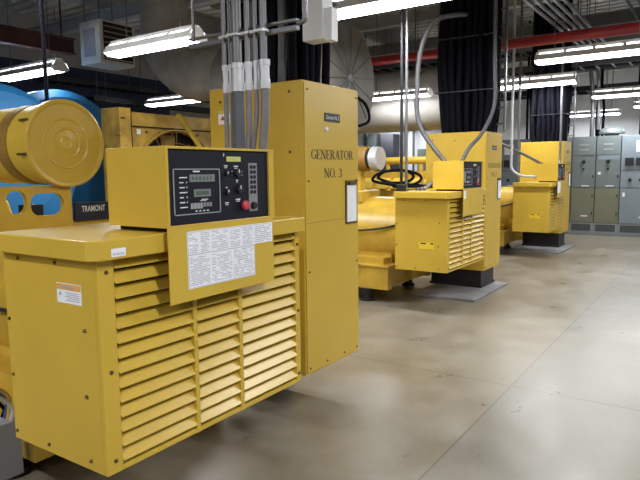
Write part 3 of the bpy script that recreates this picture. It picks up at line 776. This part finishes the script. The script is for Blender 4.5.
tag(bx, 'small black connector box on the back of the middle enclosure lid', 'junction box')
for i, (rr, dz) in enumerate(((.16, 0), (.13, .02))):
    pts = [(5.78, 2.86, 1.34)]
    for k in range(11):
        a = radians(200 - k * 30); q = (.26 - .07 * i) * cos(a); pts.append((5.86 + .56 * q, 2.95 - .83 * q, 1.42 + dz + rr * .55 * sin(a)))
    pts.append((6.05, 2.62, 1.33))
    tag(MB().tube(smooth_path([(p[0] + .05 * i, p[1] + .04 * i, p[2]) for p in pts], 4), .016, 8).build('cable', 'cable'), ['outer', 'inner'][i] + ' loop of black cable at the back of the middle enclosure lid', 'cable', 'cable loops on the middle enclosure')
for i in range(3):
    conduit([(5.90, 2.74 - .045 * i, 1.305), (6.02, 2.72 - .045 * i, 1.31 + .02 * i), (6.15, 2.68 - .045 * i, 1.36 + .04 * i), (6.25, 2.60, 1.38 + .06 * i)], .016, 'flex', ['lowest', 'middle', 'topmost'][i] + ' grey hose running into the back of the middle console', smooth=True, group='hoses behind the middle console')
conduit([(10.6, 3.12, ZC), (10.6, 3.12, 1.50), (10.6, 2.95, 1.385), (10.6, 2.66, 1.37)], .024, 'steelw', 'pale bent conduit entering the back of the farthest console', .18)
conduit([(10.7, 3.03, ZC), (10.7, 3.03, 1.9), (10.7, 3.03, 1.285)], .022, 'steel', 'straight grey conduit right of the pale bent one, behind the farthest enclosure', .05)
conduit([(10.35, 3.45, 2.05), (10.7, 3.0, 1.80), (10.95, 2.66, 1.58)], .025, 'flexdim', 'grey hose slanting into the back of the farthest console', smooth=True)
conduit([(11.71, 2.57, ZC), (11.71, 2.55, 1.62), (11.3, 2.52, 1.45), (11.14, 2.48, 1.45)], .022, 'steel', 'slim straight conduit down the front of the farthest black bundle', .08)
# thin dark rod far left
tag(MB().tube([(3.10, 5.0, ZC), (3.10, 5.0, 1.6)], .018, 8).build('hanger_rod', 'cable'), 'thin black vertical rod above the round yellow drum cap at left', 'rod')

# ================================================================== mufflers and exhaust
def muffler(xc, y0, y1, zc, r, m_, label):
    t = thing('muffler', (xc, (y0 + y1) / 2, zc - r), label, 'muffler', 'overhead mufflers')
    b = MB().lathe((xc, y0, zc), (0, 1, 0), [(.02, r), (y1 - y0 - .02, r)], 56).build('muffler_body', m_, t)
    cap = MB().lathe((xc, y0, zc), (0, -1, 0), [(-.04, r + .012), (.0, r + .012), (.0, r + .012), (.0, r - .02), (.0, r - .02), (.03, .05), (.03, 0)], 56)
    cap.build('end_cap', m_, t)
    MB().lathe((xc, y1, zc), (0, 1, 0), [(-.04, r + .012), (0, r + .012), (0, r - .02), (.03, 0)], 40).build('end_cap', m_, t)
    rb = MB()
    for k in range(14):
        a = 2 * pi * k / 14 + .1
        rb.tube([(xc + .05 * cos(a), y0 - .032, zc + .05 * sin(a)), (xc + (r - .02) * cos(a), y0 - .003, zc + (r - .02) * sin(a))], .008, 6)
    rb.lathe((xc, y0 - .03, zc), (0, -1, 0), [(0, .06), (.012, .05), (.012, 0)], 16)
    rb.build('radial_seam', 'steel', t)
    for yy in (y0 + .5, y1 - .5):
        MB().lathe((xc, yy, zc), (0, 1, 0), [(-.03, r + .002), (-.03, r + .012), (.03, r + .012), (.03, r + .002)], 48, False).build('strap', 'steel', t)
        for s_ in (-1, 1):
            MB().tube([(xc + s_ * (r + .01), yy, zc), (xc + s_ * (r + .01), yy, ZC)], .012, 8).build('hanger_rod', 'steel', t)
    return t
muffler(6.57, 4.0, 5.75, 2.67, .665, 'muffler', 'large grey overhead muffler with ribbed round end behind the GENERATOR NO. 3 cabinet')
muffler(11.15, 4.45, 7.2, 2.88, .58, 'mufflerlight', 'pale grey overhead muffler seen beyond, left of the middle cable bundle')
MB_e = MB().tube(arc_path([(6.55, 7.29, ZC), (6.55, 7.29, 3.35), (6.55, 6.75, 2.95), (6.55, 5.79, 2.90)], .45, 8), .37, 28).build('exhaust_pipe', 'duct')
tag(MB_e, 'wide lagged exhaust pipe dropping from the ceiling into the large muffler', 'pipe')
tag(MB().tube(smooth_path([(6.70, 3.93, 2.434), (6.856, 3.92, 2.372), (6.96, 3.92, 2.252), (6.933, 3.92, 2.146), (6.725, 3.93, 2.083)], 6), .02, 8).build('hose', 'cable'), 'black hose hanging at the right rim of the large muffler', 'hose')

# ================================================================== blue tanks
def tank(xc, y0, y1, zc, r, label):
    t = thing('storage_tank', (xc, (y0 + y1) / 2, 0), label, 'tank', 'blue storage tanks')
    MB().lathe((xc, y0, zc), (0, 1, 0), [(-.16, 0), (-.155, r * .3), (-.12, r * .62), (-.05, r * .9), (.05, r), (.05, r), (y1 - y0, r), (y1 - y0, 0)], 64).build('tank_shell', 'blue', t)
    for yy in (y0 + .3, y1 - .3):
        MB().box(xc - r * .7, xc + r * .7, yy - .06, yy + .06, 0, zc - r * .6).build('saddle', 'tray', t)
tank(5.60, 8.6, 10.6, 1.62, 1.20, 'large round blue tank between the yellow drum cap and the radiator')
tank(3.60, 6.75, 8.3, 1.58, .95, 'rounded blue tank at the left edge above the yellow drum')

# ================================================================== unit heater, beam, trays
h = thing('unit_heater', (6.5, 8.7, 3.30), 'grey louvred unit heater hung from the ceiling at upper left', 'heater')
MB().box(6.20, 6.87, 8.42, 8.95, 3.30, 3.98).build('casing', 'heater', h, bevel=.01)
lv = MB()
for i in range(7): lv.prism([(8.40, 3.36 + i * .085), (8.40, 3.375 + i * .085), (8.46, 3.43 + i * .085), (8.46, 3.415 + i * .085)], 'x', 6.27, 6.82)
lv.build('louvre_panel', 'greybox', h)
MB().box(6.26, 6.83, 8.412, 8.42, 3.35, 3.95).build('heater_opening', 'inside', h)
MB().box(6.195, 6.20, 8.55, 8.85, 3.42, 3.86).build('side_recess', 'greybox', h)
for (x, y) in ((6.26, 8.5), (6.8, 8.5), (6.26, 8.88), (6.8, 8.88)):
    MB().tube([(x, y, 3.98), (x, y, ZC)], .012, 6).build('hanger_rod', 'steel', h)
bm_ = MB().box(2.6, 6.1, 8.98, 9.02, 3.47, 3.70).box(2.6, 6.1, 8.92, 9.08, 3.69, 3.71).box(2.6, 6.1, 8.92, 9.08, 3.46, 3.48)
for x in (3.0, 4.5, 5.9): bm_.tube([(x, 9.0, 3.7), (x, 9.0, ZC)], .015, 6)
tag(bm_.build('hanging_beam', 'darkred'), 'dark red hanging steel beam at the upper left corner', 'beam')

def tray(x0, x1, y0, y1, z, label, m_='traysteel', ncab=7):
    """ladder tray running along X when longer that way, else along Y, with its cables"""
    t = thing('cable_tray', ((x0 + x1) / 2, (y0 + y1) / 2, z), label, 'cable tray', 'overhead cable trays')
    al = (x1 - x0) > (y1 - y0); r = MB()
    if al:
        r.box(x0, x1, y0, y0 + .02, z, z + .12).box(x0, x1, y1 - .02, y1, z, z + .12)
        x = x0 + .15
        while x < x1: r.box(x, x + .03, y0 + .02, y1 - .02, z, z + .02); x += .3
    else:
        r.box(x0, x0 + .02, y0, y1, z, z + .12).box(x1 - .02, x1, y0, y1, z, z + .12)
        y = y0 + .15
        while y < y1: r.box(x0 + .02, x1 - .02, y, y + .03, z, z + .02); y += .3
    r.build('rails', m_, t)
    for k in range(ncab):
        f = (k + .5) / ncab
        if al: p = [(x0, y0 + .04 + f * (y1 - y0 - .08), z + .06), (x1, y0 + .04 + f * (y1 - y0 - .08), z + .06)]
        else: p = [(x0 + .04 + f * (x1 - x0 - .08), y0, z + .06), (x0 + .04 + f * (x1 - x0 - .08), y1, z + .06)]
        MB().tube(p, .028, 8).build('cable', 'cable', t)
    hs = MB(); L = (x1 - x0) if al else (y1 - y0); k = .3
    while k < L:
        for s_ in (0, 1):
            if al: hs.tube([(x0 + k, (y0, y1)[s_], z), (x0 + k, (y0, y1)[s_], ZC)], .008, 5)
            else: hs.tube([((x0, x1)[s_], y0 + k, z), ((x0, x1)[s_], y0 + k, ZC)], .008, 5)
        k += 2.2
    hs.build('hanger_rods', 'traysteel', t)
tray(7.4, 13.2, 11.95, 12.4, 3.50, 'long black cable tray before the navy wall, the higher of two', 'tray', 9)
tray(8.2, 13.2, 11.45, 11.75, 3.10, 'long black cable tray before the navy wall, the lower of two', 'tray', 6)
tray(12.3, 12.9, -4.5, 8.5, 3.81, 'wide overhead cable tray crossing beyond the red pipe, nearer of three')
tray(13.15, 13.75, -4.5, 8.5, 3.55, 'wide overhead cable tray crossing just before the switchgear')
tray(15.6, 16.4, -4.5, 9.0, 3.35, 'wide overhead cable tray crossing behind the switchgear', 'tray', 9)

# conduits under the ceiling, running down the aisle
for i in range(5):
    y = 1.90 + i * .108
    o = MB().tube([(7.0, y, 3.745), (14.0, y, 3.745)], .028, 8).build('conduit', 'traysteel')
    tag(o, ['rightmost', 'second from right', 'middle', 'second from left', 'leftmost'][i] + ' of five parallel grey conduits above the red pipe at upper right', 'conduit', 'parallel conduits above the red pipe')
for i in range(3):
    y = 1.2 + i * .16
    o = MB().tube([(9.2, y, 4.30), (20.5, y, 4.30)], .028, 8).build('conduit', 'traysteel')
    tag(o, ['right', 'middle', 'left'][i] + ' one of three thin ceiling conduits at far upper right', 'conduit', 'thin ceiling conduits')

# red sprinkler pipe
t = thing('sprinkler_pipe', (10.35, 2.0, 3.54), 'red sprinkler main running across under the ceiling', 'pipe')
MB().tube([(10.35, -5.9, 3.6), (10.35, 9.5, 3.6)], .085, 18).build('pipe_run', 'redpipe', t)
for y in (-3, .4, 3.7, 7): MB().lathe((10.35, y, 3.6), (0, 1, 0), [(-.05, .085), (-.05, .105), (.05, .105), (.05, .085)], 18, False).build('coupling', 'redpipe', t)
for y in (-2.4, 1.1, 4.4, 7.6): MB().tube([(10.35, y, 3.68), (10.35, y, ZC)], .012, 6).build('hanger_rod', 'steel', t)

# ================================================================== fluorescent fixtures
def fixture(x, y0, y1, label, z=3.05, power=62.0, size=1.0):
    t = thing('light_fixture', (x, (y0 + y1) / 2, z), label, 'light', 'fluorescent light fixtures')
    w = .158
    MB().box(x - .055, x + .055, y0 + .02, y1 - .02, z + .15, z + .205).build('channel_box', 'fixwhite', t)
    rf = MB(); L = y1 - y0
    for s_ in (-1, 1):
        xi, xo, xm = x + s_ * .055, x + s_ * w, x + s_ * .078
        th = .004 * s_
        def quad(xa, za, xb, zb, ya, yb):
            rf.prism([(xa, za), (xb, zb), (xb + th, zb), (xa + th, za)], 'y', ya, yb)
        quad(x + s_ * .105, z + .130, xo, z + .042, y0, y1)               # solid lower wing
        quad(xi, z + .174, x + s_ * .064, z + .165, y0, y1)               # upper lip
        n = 4                                                               # slotted uplight band
        for k in range(n + 1):
            c = y0 + .03 + (L - .06) * k / n
            quad(x + s_ * .062, z + .166, x + s_ * .105, z + .130, max(y0, c - .018), min(y1, c + .018))
    rf.build('reflector', 'fixwhite', t)
    for yy in (y0, y1 - .004):
        MB().prism([(x - .055, z + .175), (x + .055, z + .175), (x + w, z + .042), (x + .10, z + .004), (x - .10, z + .004), (x - w, z + .042)], 'y', yy, yy + .004).build('end_plate', 'fixwhite', t)
    for s_ in (-1, 1):
        MB().tube([(x + s_ * .075, y0 + .03, z + .032), (x + s_ * .075, y1 - .03, z + .032)], .028, 12).build('tube', 'tube', t)
    for yy in (y0 + .25, y1 - .25):
        MB().tube([(x, yy, z + .205), (x, yy, z + (ZC - z) / size)], .006, 6).build('hanger_rod', 'steel', t)
    t.scale = (size, 1, size)
    ld = bpy.data.lights.new('fluorescent_lamp', 'AREA'); ld.shape = 'RECTANGLE'; ld.size = .26; ld.size_y = L - .1
    ld.energy = power; ld.color = (0.96, 0.98, 1.0)
    lo = bpy.data.objects.new('lamp', ld); COL.objects.link(lo); lo.parent = t; lo.location = (0, 0, -.002)
    return t
FX = [
 (5.30, 1.80, 3.42, 'bright fluorescent fixture at the top centre of the picture, nearest above'),
 (4.40, 4.42, 5.76, 'fluorescent fixture at upper left in front of the wide exhaust pipe'),
 (5.45, 8.40, 10.0, 'fluorescent fixture at the left edge, above the yellow drum'),
 (9.39, 0.82, 2.42, 'large fluorescent fixture at upper right just under the red pipe'),
 (9.50, 9.60, 11.2, 'far fluorescent fixture glimpsed left of the GENERATOR NO. 3 cabinet'),
 (11.45, 2.25, 3.85, 'fluorescent fixture in front of the farthest black cable bundle'),
 (10.15, 4.46, 5.80, 'fluorescent fixture before the pale muffler in the middle distance'),
 (14.20, 0.90, 2.46, 'fluorescent fixture above the switchgear at the right edge'),
 (17.6, 0.45, 2.05, 'distant fluorescent fixture behind the switchgear, right one'),
 (19.4, 2.60, 4.20, 'distant fluorescent fixture behind the switchgear, left one'),
 (20.0, 9.60, 11.2, 'most distant small fluorescent fixture below the pale muffler'),
]
ZF = {4.40: 2.80, 11.45: 3.0, 10.15: 2.83, 14.20: 3.0}
for x, a, b, lb in FX: fixture(x, a, b, lb, ZF.get(x, 3.05), {5.45: 16, 4.40: 55, 10.15: 32, 11.45: 42}.get(x, 62), {4.40: .82, 10.15: .85}.get(x, 1.0))
# unseen fixtures added for fill light, only some in line with the rows
for x, a, pw in ((1.25, -1.9, 80), (5.3, -1.4, 100), (9.4, -2.4, 85), (14.2, -2.4, 70), (17.6, 6.0, 80), (-2.4, -1.6, 90), (-1.0, 2.4, 75), (2.7, 4.2, 32)):
    fixture(x, a, a + 1.6, 'fluorescent fixture added out of view for fill light', 3.25 if x == 2.7 else 3.05, pw)

# ================================================================== switchgear
def switchgear(y0, y1, mU, mL, kind, label):
    X, X2 = 14.58, 15.45
    t = thing('switchgear_section', (X + .4, (y0 + y1) / 2, 0), label, 'switchgear', 'switchgear sections')
    MB().box(X + .01, X2, y0, y1, .05, 2.22).build('cabinet_body', 'gearseam', t)
    pb = MB().box(X - .005, X + .01, y0, y1, .05, .285).box(X + .02, X2, y0, y1, 0, .05).build('plinth', 'plinth', t)
    vt = MB()
    for k in range(6): vt.box(X - .010, X - .004, y0 + .07, y1 - .05, .11 + k * .022, .125 + k * .022)
    MB().box(X - .008, X - .005, y0 + .06, y1 - .04, .10, .25).build('vent_grille', 'black', pb)
    vt.build('vent_slat', 'gearseam', pb)
    g = .008
    lo = MB().box(X - .012, X + .01, y0 + g, y1 - g, .295, 1.065).build('lower_door', mL, t, bevel=.004)
    up = MB().box(X - .012, X + .01, y0 + g, y1 - g, 1.08, 2.215).build('upper_door', mU, t, bevel=.004)
    e = X - .012
    def knob(p, y, z, r=.022): MB().lathe((e, y, z), (-1, 0, 0), [(0, r), (.03, r * .8), (.03, 0)], 12, False).build('knob', 'black', p)
    def latch(p, z): MB().box(e - .02, e, y0 + .03, y0 + .055, z - .03, z + .03).build('latch', 'black', p)
    def plate(p, y, z, w, h, m_='white', nm='nameplate'): MB().box(e - .003, e, y - w / 2, y + w / 2, z - h / 2, z + h / 2).build(nm, m_, p)
    yc = (y0 + y1) / 2
    latch(lo, .50); latch(lo, .90); latch(up, 1.33)
    plate(lo, yc - .05, .44, .14, .03); plate(up, yc - .05, 1.12, .16, .022)
    if kind < 2:
        plate(up, yc, 2.04, .2, .03, 'panelgrey'); plate(up, yc, 1.93, .2, .03, 'panelgrey')
        knob(up, yc, 1.66, .045); knob(up, yc, 1.50, .025)
        MB().box(e - .006, e, y0 + .02, y1 - .02, 1.80, 1.815).build('rail', 'gearseam', up)
        if kind == 1:
            plate(up, y1 - .08, 1.40, .06, .06)
            MB().box(e - .004, e, y0 + .03, y1 - .05, 1.70, 1.80).build('instrument_band', 'gear3', up)
            MB().box(e - .004, e, y0 + .07, y1 - .22, .36, .80).build('raised_panel', 'gear2', lo)
    else:
        for k, yy in enumerate((y1 - .17, y1 - .38)):
            mt = MB().box(e - .03, e, yy - .085, yy + .085, 1.56, 1.73).build('meter', 'black', up)
            plate(mt, yy, 1.645, .10, .10, 'strip' if k == 0 else 'panel', 'meter_face')
            knob(up, yy - .02, 1.25, .04); plate(up, yy, 1.36, .08, .02, 'panelgrey')
        plate(up, y1 - .40, 1.98, .22, .24, 'paper', 'notice')
        plate(lo, y1 - .08, .93, .05, .09, 'paper', 'tag')
        MB().box(e - .006, e, y0 + .02, y1 - .02, 1.46, 1.475).build('rail', 'gearseam', up)
switchgear(1.07, 1.905, 'gear3', 'gear3', 2, 'blue grey switchgear section with two square black meters at the right edge')
switchgear(1.910, 2.410, 'gear1', 'gear2', 1, 'switchgear section with olive lower door, left of the metered section')
switchgear(2.415, 2.915, 'gear1', 'gear2', 0, 'switchgear section immediately right of the farthest yellow cabinet')
switchgear(2.920, 3.42, 'gear1', 'gear2', 0, 'switchgear section mostly behind the farthest yellow cabinet')
switchgear(3.425, 3.925, 'gear1', 'gear1', 1, 'switchgear section seen left of the farthest yellow cabinet')
switchgear(3.930, 4.75, 'gear3', 'gear3', 2, 'leftmost switchgear section, with meters, beyond the middle yellow cabinet')
hd = thing('cable_hood', (14.95, 2.17, 2.22), 'rounded grey hood on top of the switchgear', 'hood')
MB().lathe((14.95, 2.17, 2.22), (0, 0, 1), [(0, .15), (.06, .15), (.06, .27), (.10, .27), (.10, .27), (.16, .24), (.20, .15), (.215, 0)], 28).build('dome', 'gear1', hd)
def riser(y, x, label, n=6, r=.035, zb=2.22):
    t = thing('cable_riser', (x, y, zb), label, 'cable bundle', 'cable risers over the switchgear')
    rnd = random.Random(int(y * 50))
    for k in range(n):
        yy = y + (k - n / 2) * .055; dx = rnd.uniform(-.1, .1)
        MB().tube(smooth_path([(x + dx, yy, zb), (x + dx, yy + rnd.uniform(-.03, .03), 2.9), (x + dx, yy + rnd.uniform(-.08, .08), 3.5), (x + dx, yy, ZC)], 5), r, 8).build('cable', 'cable', t)
riser(2.50, 15.2, 'black cables rising from the switchgear behind the rounded hood, on its left', 3, .03)
riser(1.55, 15.0, 'black cables rising from the metered switchgear section at the right edge', 4, .03)
riser(3.95, 15.0, 'black cables rising left of the farthest bundle', 5, .03)
conduit([(14.2, 2.62, 4.17), (14.45, 2.60, 3.9), (14.75, 2.56, 3.1), (14.8, 2.56, 2.22)], .045, 'steel', 'bent grey conduit dropping from the ceiling to the switchgear', smooth=True)
conduit([(14.1, 2.42, 4.17), (14.4, 2.42, 3.85), (14.72, 2.43, 3.05), (14.8, 2.43, 2.38)], .04, 'steel', 'second bent grey conduit dropping to the rounded hood', smooth=True)

# things against the far wall, seen left of the middle cabinet
tag(MB().box(20.4, 20.95, 10.45, 11.0, 0, 2.9).build('equipment_cabinet', 'tray', bevel=.01), 'dark cabinet against the far wall, left of the middle yellow cabinet', 'cabinet')
tag(MB().box(20.5, 20.95, 11.25, 11.6, 0, 2.95).build('equipment_cabinet', 'gearseam', bevel=.01), 'dark grey narrow cabinet on the far wall beside the darker one', 'cabinet')
tag(MB().box(20.5, 20.95, 9.0, 9.5, 0, 2.3).build('equipment_cabinet', 'gear1', bevel=.01), 'grey cabinet on the far wall just left of the middle yellow cabinet', 'cabinet')
for i, y in enumerate((11.9, 10.2, 9.8)):
    tag(MB().tube([(20.8, y, 0), (20.8, y, ZC)], .05, 8).build('standpipe', 'gearseam'), ['leftmost', 'middle', 'rightmost'][i] + ' of three dark standpipes on the far wall', 'pipe', 'standpipes on the far wall')

# ================================================================== camera, world
cam = bpy.data.cameras.new('camera'); co = bpy.data.objects.new('camera', cam); COL.objects.link(co)
F, YAW, PIT, ROL = 595.48, .596, .1137, -.0115
fw = Vector((cos(YAW) * cos(PIT), sin(YAW) * cos(PIT), -sin(PIT))); rt = Vector((sin(YAW), -cos(YAW), 0)); up = rt.cross(fw)
R = cos(ROL) * rt + sin(ROL) * up; U = -sin(ROL) * rt + cos(ROL) * up
mw = Matrix((R, U, -fw)).transposed().to_4x4(); mw.translation = Vector((0, 0, 1.5))
co.matrix_world = mw
cam.sensor_width = 36.0; cam.lens = 36.0 * F / 640.0; cam.clip_start = .05; cam.clip_end = 100
SC.camera = co
w = bpy.data.worlds.new('world'); SC.world = w; w.use_nodes = True
w.node_tree.nodes['Background'].inputs[0].default_value = (.5, .55, .6, 1); w.node_tree.nodes['Background'].inputs[1].default_value = .05
SC.view_settings.view_transform = 'Standard'
SC.view_settings.look = 'None'
SC.view_settings.exposure = 0.14
SC.view_settings.gamma = 1.0
